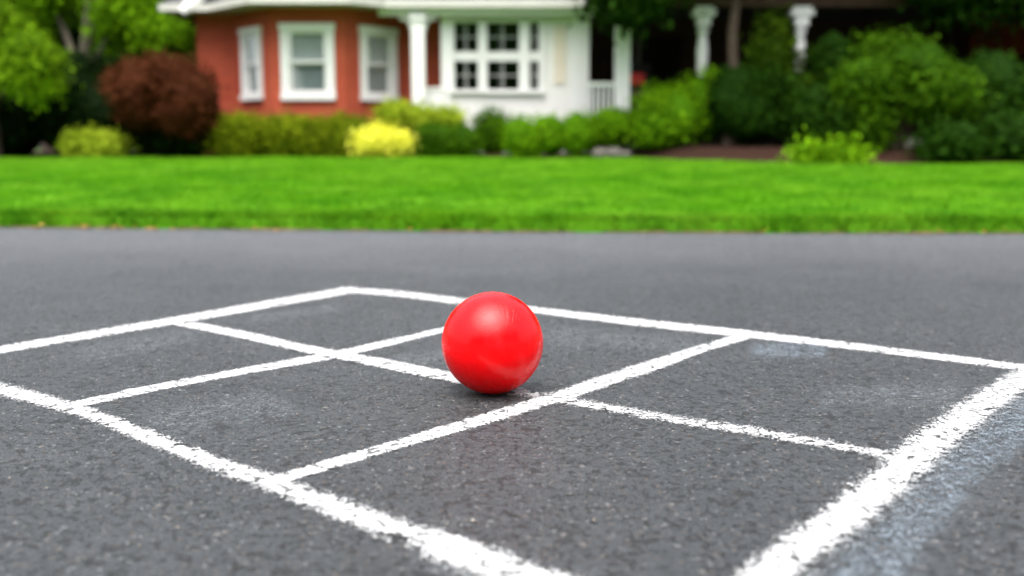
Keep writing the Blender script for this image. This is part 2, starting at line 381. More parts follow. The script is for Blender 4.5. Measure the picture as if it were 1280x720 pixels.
# bed boundary (back of the lawn)
bx = np.array([-40, -12, -9.2, -4, 0, 1.6, 2.6, 3.6, 5.2, 7.6, 12, 40]); by = np.array([18, 17.6, 17.6, 17.4, 17.3, 17.2, 16.0, 15.2, 14.6, 14.3, 14.2, 14.2])
def bed_y(x): return np.interp(x, bx, by)
def gz(x, y):
    b = bed_y(x); e = edge_y(x)
    z = .065 + .0255*(y-6.45)
    return z
def bedz(x, y):
    k = min(1, max(0, (y-bed_y(x))/1.0)); k = k*k*(3-2*k); m_ = min(1, max(0, (x-1.6)/1.0))
    return gz(x, min(y, 18.5)) + .035 + .15*k*m_
def bumpz(x, y): return .014*np.sin(x*1.7+.6*y)*np.cos(y*1.1+x*.4)
mb = MB(); xs = np.linspace(-26, 26, 131)
for a, b in zip(xs[:-1], xs[1:]):
    ts = np.linspace(0, 1, 22)**1.5
    def pt(x, t):
        y = edge_y(x) + (bed_y(x)+.3 - edge_y(x))*t; return (x, y, gz(x, y) + bumpz(x, y)*min(1, t*6))
    for t0, t1 in zip(ts[:-1], ts[1:]): mb.poly([pt(a, t0), pt(b, t0), pt(b, t1), pt(a, t1)], smooth=True)
    A = pt(a, 0); B = pt(b, 0)
    mb.poly([(A[0], A[1]-.015, -.02), (B[0], B[1]-.015, -.02), B, A])
tag(mb.build('lawn', M['lawn']), 'bright green lawn rising gently to the house', kind='structure')
mb = MB(); xs = np.linspace(-26, 26, 131); rngb = np.random.default_rng(5)
for a, b in zip(xs[:-1], xs[1:]):
    def pt(x, t):
        y = bed_y(x) + (40 - bed_y(x))*t; return (x, y, bedz(x, y) + (.05*math.sin(x*2.1+y*3) if 0 < t < .2 else 0) - (.06 if t == 0 else 0))
    ts = [0, .006, .015, .025, .04, .06, .1, .2, 1]
    for t0, t1 in zip(ts[:-1], ts[1:]): mb.poly([pt(a, t0), pt(b, t0), pt(b, t1), pt(a, t1)], smooth=True)
tag(mb.build('garden_bed', M['mulch']), 'reddish brown mulch bed along the front of the house', kind='structure')
# soil strip at the lawn's edge
mb = MB(); xs = np.linspace(-14, 14, 281)
for a, b in zip(xs[:-1], xs[1:]):
    def e0(x): return edge_y(x) - .03 - .025*math.sin(x*3.1)*math.sin(x*7.7+1) - .012*math.sin(x*23)
    mb.poly([(a, e0(a), .004), (b, e0(b), .004), (b, edge_y(b)+.02, .018), (a, edge_y(a)+.02, .018)], smooth=True)
tag(mb.build('soil_edge', M['soil']), 'strip of bare sandy soil where the lawn meets the asphalt', kind='structure')
# grass
rng = np.random.default_rng(11)
def blades(n, y0f, y1f, hgt, wid, lean, xw, front=False):
    t = rng.random(n)
    if front:
        x = rng.uniform(-xw, xw, n); y = edge_y(x) + rng.uniform(-.03, .22, n)
    else:
        yy = 6.3 + (17.8-6.3)*t**.85; x = rng.uniform(-1, 1, n)*(yy*.56+1.2); y = yy
        ok = (y > edge_y(x)) & (y < bed_y(x)+.05); x = x[ok]; y = y[ok]
    n = len(x); z = gz(x, np.maximum(y, edge_y(x))) + bumpz(x, y)*np.clip((y-edge_y(x)), 0, 1)
    if front: z = np.where(y < edge_y(x), rng.uniform(.004, .055, n), z)
    patch = .5 + .5*np.sin(x*2.3+1.1*np.sin(y*1.9))*np.cos(y*1.6+.8*np.sin(x*1.3))
    h = hgt*rng.uniform(.55, 1.25, n)*(.85+.3*patch); w = wid*rng.uniform(.7, 1.4, n)*np.clip(y/8, .8, 1.9)
    ang = rng.uniform(0, 2*PI, n); lx = rng.normal(size=n)*lean; ly = rng.normal(size=n)*lean
    if front: ly = ly - np.clip(.12 - (y-edge_y(x))*2, 0, .12)
    base = np.stack([x, y, z-.004], 1); wv = np.stack([np.cos(ang), np.sin(ang), np.zeros(n)], 1)*w[:, None]
    mid = base + np.stack([lx*h*.35, ly*h*.35, h*.6], 1); tip = base + np.stack([lx*h, ly*h, h*(1-.25*np.minimum(1, lx**2+ly**2))], 1)
    V = np.stack([base-wv*.5, base+wv*.5, mid+wv*.4, tip, mid-wv*.4], 1).reshape(-1, 3)
    return V, np.clip(rng.random(n)*.6 + patch*.3 + np.clip((y-11)/6, 0, 1)*.45, 0, 1)  # last term paints the glancing sheen: distant blades tinted paler
V1, T1 = blades(330000, 0, 0, .055, .0075, .55, 0); V2, T2 = blades(46000, 0, 0, .062, .005, .45, 5.2, True)
gr = np_mesh('grass', np.concatenate([V1, V2]), 5, M['grass'], None, np.concatenate([T1, T2]))
tag(gr, 'bright green mown grass covering the lawn', 'grass', kind='stuff')
# dry leaves along the edge
V = []
spots = [(870, 290, 9), (850, 290, 5), (100, 287, 8), (150, 287, 9), (180, 288, 5), (40, 286, 4), (230, 288, 3), (1175, 292, 5), (950, 291.5, 3), (520, 290, 2), (1240, 292.5, 4), (320, 289, 3)]
for px, py, k in spots:
    for _ in range(k):
        c = np.array(gnd(px+rng.normal()*11, py+rng.uniform(-.8, 1.6))); c[2] = rng.uniform(.008, .03)
        a = rng.uniform(0, 2*PI); s = rng.uniform(.012, .024); u = np.array([math.cos(a), math.sin(a), rng.normal()*.25]); w = np.array([-math.sin(a), math.cos(a), rng.normal()*.3])
        V += [c-u*s, c+w*s*.55+[0, 0, .006], c+u*s, c-w*s*.55+[0, 0, .006]]
tag(np_mesh('leaf_litter', np.array(V), 4, M['litter'], None, rng.random(len(V)//4)), 'scattered dry tan leaves along the edge of the lawn', 'leaves', kind='stuff')

# ------------------------------------------------------------------ chalk court
def resample(pts, n, smoothit=True):
    p = np.array(pts, float); s = np.concatenate([[0], np.cumsum(np.linalg.norm(np.diff(p, axis=0), axis=1))]); t = np.linspace(0, s[-1], n)
    return np.stack([np.interp(t, s, p[:, 0]), np.interp(t, s, p[:, 1])], 1)
chalk_root = thing('chalk_court', (0, 2.2, 0), 'white chalk grid of six squares drawn on the asphalt under the red ball', 'chalk drawing')
lvl = [0.0006]
def strip(name, up, lo, mat, grow=.1, label=None):
    A = resample(up, 40); B = resample(lo, 40); z = lvl[0]; lvl[0] += .00025
    a = [gnd(*p, z) for p in A]; b = [gnd(*p, z) for p in B]
    mb = MB(); L = 0
    for i in range(39):
        def G(i): 
            p, q = Vector(a[i]), Vector(b[i]); d = q-p; return p-d*grow, q+d*grow
        p0, q0 = G(i); p1, q1 = G(i+1)
        mb.poly([q0, q1, p1, p0], [(i/39, 0), ((i+1)/39, 0), ((i+1)/39, 1), (i/39, 1)])
    o = mb.build(name, mat, chalk_root)
    if label: o['label'] = label
    return o
strip('chalk_line', [(-160,458),(0,431),(215,395),(435,356.5)], [(-160,471),(0,443),(220,406.5),(450,366)], M['chalk'], .02)
strip('chalk_line', [(425,357),(500,362),(575,371),(665,382),(790,396),(940,412),(1090,430),(1265,452),(1330,461)], [(440,367),(500,372),(575,382),(670,393),(790,408),(940,424),(1090,441),(1260,462),(1330,472)], M['chalk'], .02)
strip('chalk_line', [(85,502),(175,482),(280,463),(430,435),(500,420),(552,408.5),(650,386)], [(100,510),(200,489),(300,470),(430,448),(500,430),(560,415),(658,394)], M['chalk'], .02)
strip('chalk_line', [(335,594),(450,561),(575,524),(640,504),(700,485),(780,458),(860,434),(925,415)], [(350,607),(450,577),(600,534),(640,523),(715,500),(830,462),(875,443),(945,423)], M['chalk'], .02)
strip('chalk_line', [(210,402),(250,402),(320,415),(385,430),(450,441),(555,461),(655,483)], [(205,404),(235,411),(300,424),(380,442),(450,456),(570,481),(645,497)], M['chalk'], .02)
strip('chalk_line', [(640,481),(670,488),(740,499),(840,517),(960,534),(1070,554),(1130,566)], [(640,494),(695,506),(765,517),(850,532),(960,549),(1070,568),(1110,578)], M['chalk_thin'], .12, 'worn chalk line with the black asphalt showing through')
strip('chalk_line', [(-150,440),(0,475),(85,498),(150,520),(220,548),(300,578),(350,592),(430,620),(530,654),(640,688),(740,722),(880,766)], [(-150,460),(0,496),(100,522),(165,550),(280,597),(350,624),(450,664),(530,700),(600,730),(680,770)], M['chalk_rough'], .15)
strip('chalk_line', [(830,790),(925,708),(970,672),(1040,622),(1105,568),(1150,532),(1195,502),(1265,462),(1320,432)], [(935,790),(1012,716),(1060,675),(1105,645),(1145,610),(1185,572),(1235,528),(1285,492),(1345,448)], M['chalk_rough'], .2, 'broad crumbly chalk line on the near right side')
def blot(pts_up, pts_lo, mat, label=None): 
    return strip('chalk_smudge', pts_up, pts_lo, mat, 0, label)
o = strip('chalk_dusting', [(900,790),(975,712),(1030,674),(1085,636),(1135,596),(1180,556),(1225,516),(1275,480),(1335,440)], [(1010,790),(1060,716),(1100,675),(1140,645),(1185,605),(1225,566),(1270,524),(1310,490),(1370,448)], M['dusting'], 0, 'broken chalk crumbs along the outer side of the broad line')
blot([(960,760),(1060,665),(1140,590),(1220,520),(1300,460)], [(1150,790),(1185,680),(1240,610),(1300,560),(1380,500)], M['smear'], 'pale blue grey chalk smear beside the broad line')
blot([(930,424),(1040,424)], [(930,452),(1040,452)], M['smear'])
blot([(670,398),(900,420)], [(660,440),(900,446)], M['smudge'])
blot([(300,392),(430,375)], [(300,410),(440,392)], M['smudge'])
blot([(80,430),(260,404)], [(80,470),(270,428)], M['smudge'])
blot([(1020,480),(1230,468)], [(1000,520),(1200,520)], M['smudge'])
blot([(480,438),(570,428)], [(500,462),(570,462)], M['smudge'])
blot([(150,510),(330,480)], [(200,560),(420,520)], M['smudge'])
blot([(520,690),(700,740)], [(500,710),(640,760)], M['smudge'])

# grit
V = []; rg = np.random.default_rng(21)
for _ in range(420):
    c = np.array(gnd(rg.uniform(-50, 1330), 420 + 330*rg.random()**.8)); q = rg.uniform(.0008, .0026)*(1 if rg.random() > .06 else 1.6); c[2] = q*.5
    pt = [c + np.array(v_)*q*rg.uniform(.6, 1.25) for v_ in ((1,0,0),(0,1,0),(-1,0,0),(0,-1,0),(0,0,.8),(0,0,-.5))]
    for a, b_, d_ in ((0,1,4),(1,2,4),(2,3,4),(3,0,4),(1,0,5),(2,1,5),(3,2,5),(0,3,5)): V += [pt[a], pt[b_], pt[d_]]
tag(np_mesh('grit', np.array(V), 3, M['grit'], None, np.repeat(rg.random(420), 8)), 'tiny pale grit scattered on the asphalt', 'grit', kind='stuff')
# ------------------------------------------------------------------ ball
R = .110; d = Vector(ray(615.5, 428.5)).normalized(); t = (R*.992 - H)/d.z; bc = Vector((0, 0, H)) + d*t
print('ball', bc, 'dist', t, 'px dia', 2*R/t*F)
import bmesh
bm = bmesh.new(); bmesh.ops.create_uvsphere(bm, u_segments=96, v_segments=64, radius=R)
for v_ in bm.verts:
    n_ = v_.co.normalized(); k = 1 + .004*math.sin(3*n_.x+1)*math.cos(2.6*n_.y) - (.0 if n_.z > -.9 else 0)
    v_.co = n_*R*k
    if v_.co.z < -R*.988: v_.co.z = -R*.988
me = bpy.data.meshes.new('ball'); bm.to_mesh(me); bm.free(); me.materials.append(M['ball'])
for p_ in me.polygons: p_.use_smooth = True
ball = bpy.data.objects.new('ball', me); C.objects.link(ball); ball.location = (bc.x, bc.y, R*.99)
tag(ball, 'shiny red rubber playground ball resting on the chalk grid', 'ball')

# ------------------------------------------------------------------ house
YW = 19.15; ZG = .30; ZE = 3.0
house = thing('brick_house', (0, 19, ZG), 'red brick house with bay window, white siding room and front porch', 'house')
def frame(p0, p1):
    u = Vector((p1[0]-p0[0], p1[1]-p0[1])); L = u.length; u.normalize(); n = Vector((u.y, -u.x))   # outward when walking left to right facing -Y
    return ((p0[0], p0[1]), u, n), L
def wall(mb, p0, p1, z0, z1, holes=(), th=.2):
    fr, L = frame(p0, p1); x = 0
    for (a, b, c, d_) in sorted(holes):
        if a > x: mb.box(x, a, -th, 0, z0, z1, fr)
        mb.box(a, b, -th, 0, z0, c, fr)
        if d_ < z1: mb.box(a, b, -th, 0, d_, z1, fr)
        x = b
    mb.box(x, L, -th, 0, z0, z1, fr); return fr, L
def window(fr, a, b, c, d_, style, surround=.13):
    """opening a..b along the wall, c..d_ high"""
    m = MB(); s = surround
    m.box(a-s, a+.02, -.06, .045, c, d_, fr); m.box(b-.02, b+s, -.06, .045, c, d_, fr)
    m.box(a-s-.02, b+s+.02, -.06, .06, d_, d_+s, fr); 
    w = m.build('window', M['white'], house, .006)
    m = MB(); m.box(a-s-.01, b+s+.01, -.06, .08, c-s, c-.002, fr); m.build('sill', M['white'], w, .006)
    a2, b2 = a+.022, b-.022; mid = (c+d_)/2; f = .05 if style != 'grid' else .014
    def sash(z0, z1, y, cols, rows):
        m = MB(); m.box(a2, a2+f, y-.02, y+.02, z0, z1, fr); m.box(b2-f, b2, y-.02, y+.02, z0, z1, fr)
        m.box(a2+f, b2-f, y-.02, y+.02, z0, z0+f, fr); m.box(a2+f, b2-f, y-.02, y+.02, z1-f, z1, fr)
        for k in range(1, cols): x = a2+f + (b2-a2-2*f)*k/cols; m.box(x-.005, x+.005, y-.012, y+.012, z0+f, z1-f, fr)
        for k in range(1, rows): z = z0+f + (z1-z0-2*f)*k/rows; m.box(a2+f, b2-f, y-.010, y+.010, z-.005, z+.005, fr)
        m.build('sash', M['white'], w)
        m = MB(); m.box(a2+f, b2-f, y-.008, y-.004, z0+f, z1-f, fr); m.build('pane', M['glass'], w)
    if style == 'grid':
        sash(c, mid-.07, -.03, 2, 2); sash(mid+.07, d_, -.03, 2, 2)
        m = MB(); m.box(a2, b2, -.05, -.01, mid-.07, mid+.07, fr); m.build('rail', M['white'], w)
        m = MB(); nn = 14
        for k in range(nn):
            if .3 < k/nn < .5: 
                x0 = a2 + (b2-a2)*k/nn; m.box(x0, x0+(b2-a2)/nn*.95, -.24-.02*(k % 2), -.22-.02*(k % 2), c, d_, fr)
        m.build('curtain', M['shade_cloth'], w)
    else:
        sash(c, mid+.03, -.04, 1, 1); sash(mid-.02, d_, -.005, 1, 1)
        m = MB(); zb = c + (d_-c)*.44; k = 0; z = zb
        while z < d_-.02: m.box(a2+.01, b2-.01, -.085, -.072, z, min(z+.055, d_-.01), fr); z += .06
        m.build('blind', M['blind'], w)
        m = MB(); m.box(a2+.01, b2-.01, -.10, -.095, c, zb, fr); m.build('insect_screen', M['shade'], w)
    return w
# brick bay
YB = 18.2; xa, xb = X(340, YB), X(431, YB); k = .95
L0 = (X(248, YW), YW); L1 = (xa-k, YW); L2 = (xa, YB); L3 = (xb, YB); L4 = (xb+k, YW); L5 = (X(556, YW), YW)
mb = MB()
zc, zd = Z(118, YB)+.02, Z(38, YB)
wall(mb, L0, L1, ZG-.3, ZE+.08)
hl = (1.344/2-.40, 1.344/2+.40)
f1 = wall(mb, L1, L2, ZG-.3, ZE+.08, [(.45, .94, zc, zd)])[0]
mw = (xb-xa)/2
f2 = wall(mb, L2, L3, ZG-.3, ZE+.08, [(mw-.36, mw+.36, zc, zd)])[0]
f3 = wall(mb, L3, L4, ZG-.3, ZE+.08, [(.46, 1.06, zc, zd)])[0]
wall(mb, L4, L5, ZG-.3, ZE+.08)
mb.box(L0[0]-.0, L0[0]+.2, YW+.2, 27, ZG-.3, ZE+.08)
mb.build('brick_wall', M['brick'], house)
window(f1, .45, .94, zc, zd, 'blind', .10); window(f2, mw-.36, mw+.36, zc, zd, 'blind', .12); window(f3, .46, 1.06, zc, zd, 'blind', .12)
# white siding room
YS = 18.5; S0 = (X(553, YS), YS); S1 = (X(734, YS), YS); px2m = YS/F
def sx(px): return X(px, YS)-S0[0]
c_, d2 = Z(113, YS), Z(27, YS)
mb = MB()
fs = wall(mb, S0, S1, ZG-.3, ZE+.08, [(sx(566), sx(600), c_, d2), (sx(607), sx(651), c_, d2), (sx(659.5), sx(676), c_, d2)], .12)[0]
mb.box(S0[0], S0[0]+.12, YS+.12, YW+.5, ZG-.3, ZE+.08); mb.box(S1[0]-.12, S1[0], YS+.12, 21.5, ZG-.3, ZE+.08)
mb.build('siding_wall', M['siding'], house)
window(fs, sx(566), sx(600), c_, d2, 'grid', .05); window(fs, sx(607), sx(651), c_, d2, 'grid', .06); window(fs, sx(659.5), sx(676), c_, d2, 'grid', .06)
m = MB(); m.box(S1[0]-.3, S1[0]+.03, YS-.03, YS-.002, ZG-.3, ZE); m.box(S1[0]+.002, S1[0]+.03, YS-.03+.03, YS+.15, ZG-.3, ZE); m.build('corner_board', M['white'], house, .004)
m = MB(); m.box(S0[0]-.02, S0[0]+.16, YS-.03, YS-.002, ZG-.3, ZE); m.build('corner_board', M['white'], house, .004)
m = MB(); m.box(sx(692)+S0[0], sx(707)+S0[0], YS-.02, YS-.002, Z(105, YS), Z(32, YS)); m.build('wall_panel', M['cream'], house, .004)['label'] = 'narrow cream panel on the white siding'
# interior dark room behind the windows
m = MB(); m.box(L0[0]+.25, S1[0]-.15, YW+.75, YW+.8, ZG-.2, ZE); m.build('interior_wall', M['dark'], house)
# eaves, gutter, roof
def off(pts, dd):
    out = []
    for i, p in enumerate(pts):
        ns = []
        for a, b in ((i-1, i), (i, i+1)):
            if 0 <= a and b < len(pts):
                u = Vector((pts[b][0]-pts[a][0], pts[b][1]-pts[a][1])).normalized(); ns.append(Vector((u.y, -u.x)))
        if len(ns) == 2:
            n_ = (ns[0]+ns[1]); n_ = n_/max(.3, n_.dot(ns[0])); 
        else: n_ = ns[0]
        out.append((p[0]+n_.x*dd, p[1]+n_.y*dd))
    return out
WR = (S1[0]+.0, YS)
wallline = [(L0[0], YW), L1, L2, L3, L4, (S0[0]-.0, YW), S0, WR]
eline = [(L0[0]-.45, YW-.5)] + off([L1, L2, L3, L4], .5)
eline = [(L0[0]-.45, YW-.5), (L1[0]-.2, YW-.5), (L2[0]-.2, YB-.5), (L3[0]+.2, YB-.5), (xb+.72, YW-.98), (S1[0]+.3, YW-.98)]
soff = MB(); ridge_y = 23.5; zr = 6.3
inner = [(L0[0]+.1, YW+.1), (L1[0], YW+.1), (L2[0], YB+.1), (L3[0], YB+.1), (xb+.6, YS+.1), (S1[0]-.1, YS+.1)]
for i in range(len(eline)-1):
    a, b, c2, d3 = eline[i], eline[i+1], inner[i+1], inner[i]
    soff.poly([(a[0], a[1], ZE), (b[0], b[1], ZE), (c2[0], c2[1], ZE), (d3[0], d3[1], ZE)])
roof = MB()
rp = [(-4.6, ridge_y), (-4.2, ridge_y), (-3.9, ridge_y), (-3.4, ridge_y), (-2.5, ridge_y), (1.5, ridge_y)]
zt = ZE+.125
for i in range(len(eline)-1):
    a, b = eline[i], eline[i+1]; q0, q1 = rp[i], rp[i+1]
    roof.poly([(a[0], a[1], zt), (b[0], b[1], zt), (q1[0], q1[1], zr), (q0[0], q0[1], zr)], [(a[0], 0), (b[0], 0), (b[0], 5.5), (a[0], 5.5)])
roof.poly([(eline[0][0], eline[0][1], zt), (-4.6, ridge_y, zr), (eline[0][0], 27.5, zt)], [(0, 0), (4, 5), (8, 0)])
roof.poly([(eline[0][0], 27.5, zt), (1.5, 27.5, zt), (1.5, ridge_y, zr), (-4.6, ridge_y, zr)], [(0, 0), (8, 0), (8, 5), (2, 5)])
roof.poly([(1.5, YW-1, zt), (1.5, 27.5, zt), (1.5, ridge_y, zr)])
rf = roof.build('roof', M['shingle'], house)
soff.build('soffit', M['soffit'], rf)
g = MB()
for i in range(len(eline)-1):
    a, b = eline[i], eline[i+1]; fr_, L_ = frame(a, b)
    g.box(-.03, L_+.03, -.02-.001*i, .10+.001*i, ZE-.005-.001*i, ZE+.115+.001*i, fr_)
g.build('gutter', M['trim'], rf, .02)
g = MB(); g.box(eline[0][0]-.02, eline[0][0]+.02, YW-.38, 27.5, ZE-.004, ZE+.112); g.build('fascia', M['trim'], rf)
# small white gable over the left end of the roof
g = MB(); gx = X(236, 19.4)
for sgn in (0, 1):
    pass
g.tube([P(228, 14, 18.62), P(252, -6, 18.62), P(290, -30, 19.2)], [.10, .10, .10], 6)
g.build('rake_board', M['white'], rf)
# frieze board and beam over the siding room
m = MB(); m.box(S0[0]-.1, S1[0]+.1, YS-.05, YS-.032, Z(20, YS), ZE-.006); m.build('frieze', M['trim'], house)
m = MB(); m.box(xb+.62, S1[0]+.3, 18.22, 18.4, ZE-.12, ZE-.01); m.build('porch_beam', M['white'], house, .01)
# corner column with brackets
def column(cx, cy, w, z0, z1, br=True, nm='porch_column', turned=False):
    m = MB()
    if turned:
        Hh = z1-z0
        m.box(cx-w*.5, cx+w*.5, cy-w*.5, cy+w*.5, z0, z0+.9)
        m.lathe((cx, cy, z0+.9), [(w*.42, 0), (w*.5, .05), (w*.32, .12), (w*.42, .3), (w*.46, .6), (w*.36, Hh-1.45), (w*.30, Hh-1.38), (w*.5, Hh-1.32), (w*.3, Hh-1.26), (w*.3, Hh-1.22)], 16)
        m.box(cx-w*.5, cx+w*.5, cy-w*.5, cy+w*.5, z1-.33, z1-.16); m.box(cx-w*.85, cx+w*.85, cy-w*.6, cy+w*.6, z1-.16, z1-.06); m.box(cx-w*.65, cx+w*.65, cy-w*.55, cy+w*.55, z1-.06, z1)
    else:
        m.box(cx-w*.5, cx+w*.5, cy-w*.5, cy+w*.5, z0, z1-.02)
        m.box(cx-w*.65, cx+w*.65, cy-w*.65, cy+w*.65, z0, z0+.14); m.box(cx-w*.62, cx+w*.62, cy-w*.62, cy+w*.62, z1-.1, z1)
    o = m.build(nm, M['white'], house, .008)
    if br:
        for s in (-1, 1):
            b = MB(); pts = []
            for q in range(7):
                t_ = q/6*PI/2; pts.append((cx+s*(w*.5+.2*(1-math.cos(t_))), cy, z1-.28+.24*math.sin(t_)))
            b.tube(pts, [.03]*7, 8); b.tube([(cx+s*w*.5, cy, z1-.06), (cx+s*(w*.5+.22), cy, z1-.06)], [.03, .03], 8); b.build('bracket', M['white'], o)
    return o
column(X(523.5, 18.3), 18.3, .235, ZG-.1, ZE-.12)
# knee rail between the column and the siding room
m = MB(); x0, x1 = X(532, 18.4), X(554, 18.4); m.box(x0, x1, 18.38, 18.44, Z(113, 18.4), Z(109, 18.4)); m.box(x0, x1, 18.40, 18.42, ZG, Z(113.5, 18.4)); m.build('railing_panel', M['white'], house)
# porch
ZP = 3.05; PX0, PX1 = S1[0], 9.5; YP = 17.75
m = MB(); m.box(PX0+.04, PX1, YP-.1, 21.3, ZG-.3, ZG+.42); m.build('porch_floor', M['floor'], house)
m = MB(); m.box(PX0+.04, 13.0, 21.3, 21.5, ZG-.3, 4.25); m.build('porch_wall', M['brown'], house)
m = MB(); m.box(PX0+.1, PX1+.2, YP-.12, YP+.1, ZP-.1, ZP+.14); m.build('porch_beam', M['brown'], house)
m = MB(); m.box(PX0+.1, PX1+.3, YP-.35, 21.3, ZP+.15, ZP+.2); 
m.poly([(PX0+.06, YP-.5, ZP+.23), (PX1+.4, YP-.5, ZP+.23), (PX1+.4, 23.5, 5.2), (PX0+.06, 23.5, 5.2)], [(0,0),(8,0),(8,6),(0,6)])
m.build('porch_roof', M['shingle'], house)
m = MB(); m.box(PX1, 13.2, 18.6, 21.2, ZG-.3, 5.2); m.build('brick_wing', M['brick'], house)
# porch window and door
m = MB(); m.box(X(800, 21.3), X(850, 21.3), 21.24, 21.29, ZG+.43, ZG+2.5); dr = m.build('door', M['dark'], house)
m = MB(); m.box(X(795, 21.3), X(800, 21.3)-.002, 21.2, 21.29, ZG+.43, ZG+2.55); m.build('door_frame', M['soffit'], dr)
for px, t0 in ((777.5, 0), (877, 1), (998, 1)):
    column(X(px, YP), YP, .25 if not t0 else .23, ZG+.42, ZP-.1, br=False, turned=bool(t0))
m = MB(); xr0, xr1 = X(735, YP), X(768, YP); zr1 = Z(103, YP)
m.box(xr0, xr1, YP-.04, YP+.04, zr1-.06, zr1); m.box(xr0, xr1, YP-.03, YP+.03, ZG+.5, ZG+.57)
n_ = 5
for q in range(n_):
    x = xr0+.05+(xr1-xr0-.1)*q/(n_-1); m.box(x-.018, x+.018, YP-.018, YP+.018, ZG+.57, zr1-.06)
m.build('railing', M['white'], house)
m = MB(); xr0, xr1 = X(788, YP), X(866, YP); m.box(xr0, xr1, YP-.04, YP+.04, zr1-.06-.15, zr1-.15); m.build('railing', M['brown'], house)
# red cushioned porch chair
ch = thing('porch_chair', (X(797, 18.6), 18.6, ZG+.42), 'dark chair with a red cushion on the shaded porch', 'chair')
cx, cy = X(797, 18.6), 18.6; zq = Z(99, 18.6)
m = MB(); m.box(cx-.25, cx+.25, cy-.22, cy+.22, zq-.28, zq-.18); m.build('seat', M['dark'], ch, .01)
m = MB(); m.box(cx-.2, cx+.12, cy-.03, cy+.03, zq-.1, zq+.1); m.build('cushion', M['redcloth'], ch, .03)
m = MB(); m.box(cx-.25, cx+.25, cy+.2, cy+.24, zq-.18, zq+.3); m.build('backrest', M['dark'], ch, .01)
for s1 in (-1, 1):
    for s2 in (-1, 1): m = MB(); m.box(cx+s1*.23-.02, cx+s1*.23+.02, cy+s2*.2-.02, cy+s2*.2+.02, ZG+.42, zq-.281); m.build('leg', M['dark'], ch)

# ------------------------------------------------------------------ shrubs
def bl(px0, px1, py0, py1, Y, dy=None, p=2.0, dz=0):
    """blob whose outline fills the given window of the view at distance Y"""
    x0, x1 = X(px0, Y), X(px1, Y); z1, z0 = Z(py0, Y), Z(py1, Y)
    rx = (x1-x0)/2; rz = (z1-z0)/2
    return ((x0+x1)/2, Y, (z0+z1)/2+dz, rx*.93, dy if dy else rx*.9, rz*.93, p)
def stems(mb, base, tops, r=.03):
    for t_ in tops:
        b = Vector(base); e = Vector(t_); mb.tube([b, b.lerp(e, .5)+Vector((0, 0, .05)), e], [r, r*.75, r*.4], 7)
def shrub(name, label, blobs, n, size, mat, group=None, cat='shrub', with_stems=True, **kw):
    cx = sum(b[0] for b in blobs)/len(blobs); cy = sum(b[1] for b in blobs)/len(blobs); zg = float(bedz(cx, cy))
    t_ = thing(name, (cx, cy, zg), label, cat, group)
    foliage('foliage', blobs, n, size, mat, t_, zmin=zg, **kw)
    if with_stems:
        m = MB(); stems(m, (cx, cy, zg-.03), [(b[0]+dx*b[3]*.5, b[1], b[2]) for b in blobs for dx in (-1, 0, 1)]); m.build('stem', M['bark'], t_)
    return t_
G1 = 'shrubs planted along the foot of the house'
# long clipped hedge below the bay window
shrub('clipped_hedge', 'long clipped box hedge below the brick bay window', [bl(262, 330, 146, 200, 17.75, .4, 5), bl(322, 400, 147, 200, 17.75, .4, 5), bl(392, 466, 147, 200, 17.75, .4, 5)], 22000, .035, M['l_hedge'], G1, 'hedge', core=.88, inner=.1)
shrub('yellow_shrub', 'bright yellow low shrub at the lawn edge beside the clipped hedge', [bl(445, 480, 163, 198, 17.3, .3), bl(462, 496, 154, 196, 17.35, .3), bl(480, 514, 160, 200, 17.3, .3)], 7000, .04, M['l_yellow'], G1, core=.8)
shrub('yellow_shrub', 'yellow green spreading shrub in front of the white corner column', [bl(472, 512, 126, 160, 17.7, .3), bl(500, 542, 128, 165, 17.8, .3), bl(535, 580, 133, 168, 17.9, .3)], 6500, .04, M['l_lime'], G1, core=.75)
shrub('round_shrub', 'dark green round shrub right of the low yellow shrub', [bl(513, 575, 150, 200, 17.4, .4), bl(555, 602, 152, 200, 17.5, .4)], 9000, .035, M['l_mid'], G1, core=.85)
shrub('round_shrub', 'green shrub below the grid window set back between two rounder shrubs', [bl(588, 645, 139, 200, 17.85, .4)], 5000, .035, M['l_mid'], G1, core=.85)
shrub('round_shrub', 'lighter green round shrub below the white siding wall', [bl(621, 680, 144, 200, 17.4, .4), bl(655, 718, 140, 200, 17.5, .4)], 9000, .035, M['l_bright'], G1, core=.85)
shrub('round_shrub', 'wide green shrub in front of the porch railing', [bl(695, 750, 136, 198, 17.35, .4), bl(735, 796, 133, 180, 17.4, .4)], 9000, .035, M['l_bright'], G1, core=.85)
# pale stones at the end of the row
for i, (px, w, lab) in enumerate(((752, 12, 'pale rounded stone nearest the wide green shrub'), (768, 13, 'flat grey stone in the middle of the three by the mulch bed'), (783, 9, 'small brownish stone next to the bright mound shrub'))):
    m = MB(); zz = float(bedz(X(px, 17.0), 17.0))
    r_ = w*17.0/F/1.0; prof = [(r_*.7, 0), (r_, r_*.3), (r_*.92, r_*.6), (r_*.6, r_*.85), (r_*.15, r_*.95)]
    m.lathe((X(px, 17.0), 17.0, zz), prof, 11); o = m.build('garden_stone', M['stone']); rr = np.random.default_rng(i)
    for v_ in o.data.vertices: v_.co.z = zz + (v_.co.z-zz)*1.0; v_.co.x += rr.normal()*.012; v_.co.y += rr.normal()*.012; v_.co.z += rr.normal()*.008
    tag(o, lab, 'stone', 'stones at the end of the shrub row')
G2 = 'large shrubs right of the porch'
shrub('mound_shrub', 'bright green sloping mound shrub in front of the porch post', [bl(786, 850, 128, 192, 17.2, .5), bl(806, 885, 104, 191, 17.3, .6), bl(832, 925, 86, 186, 17.5, .6)], 16000, .045, M['l_bright'], G2, core=.85)
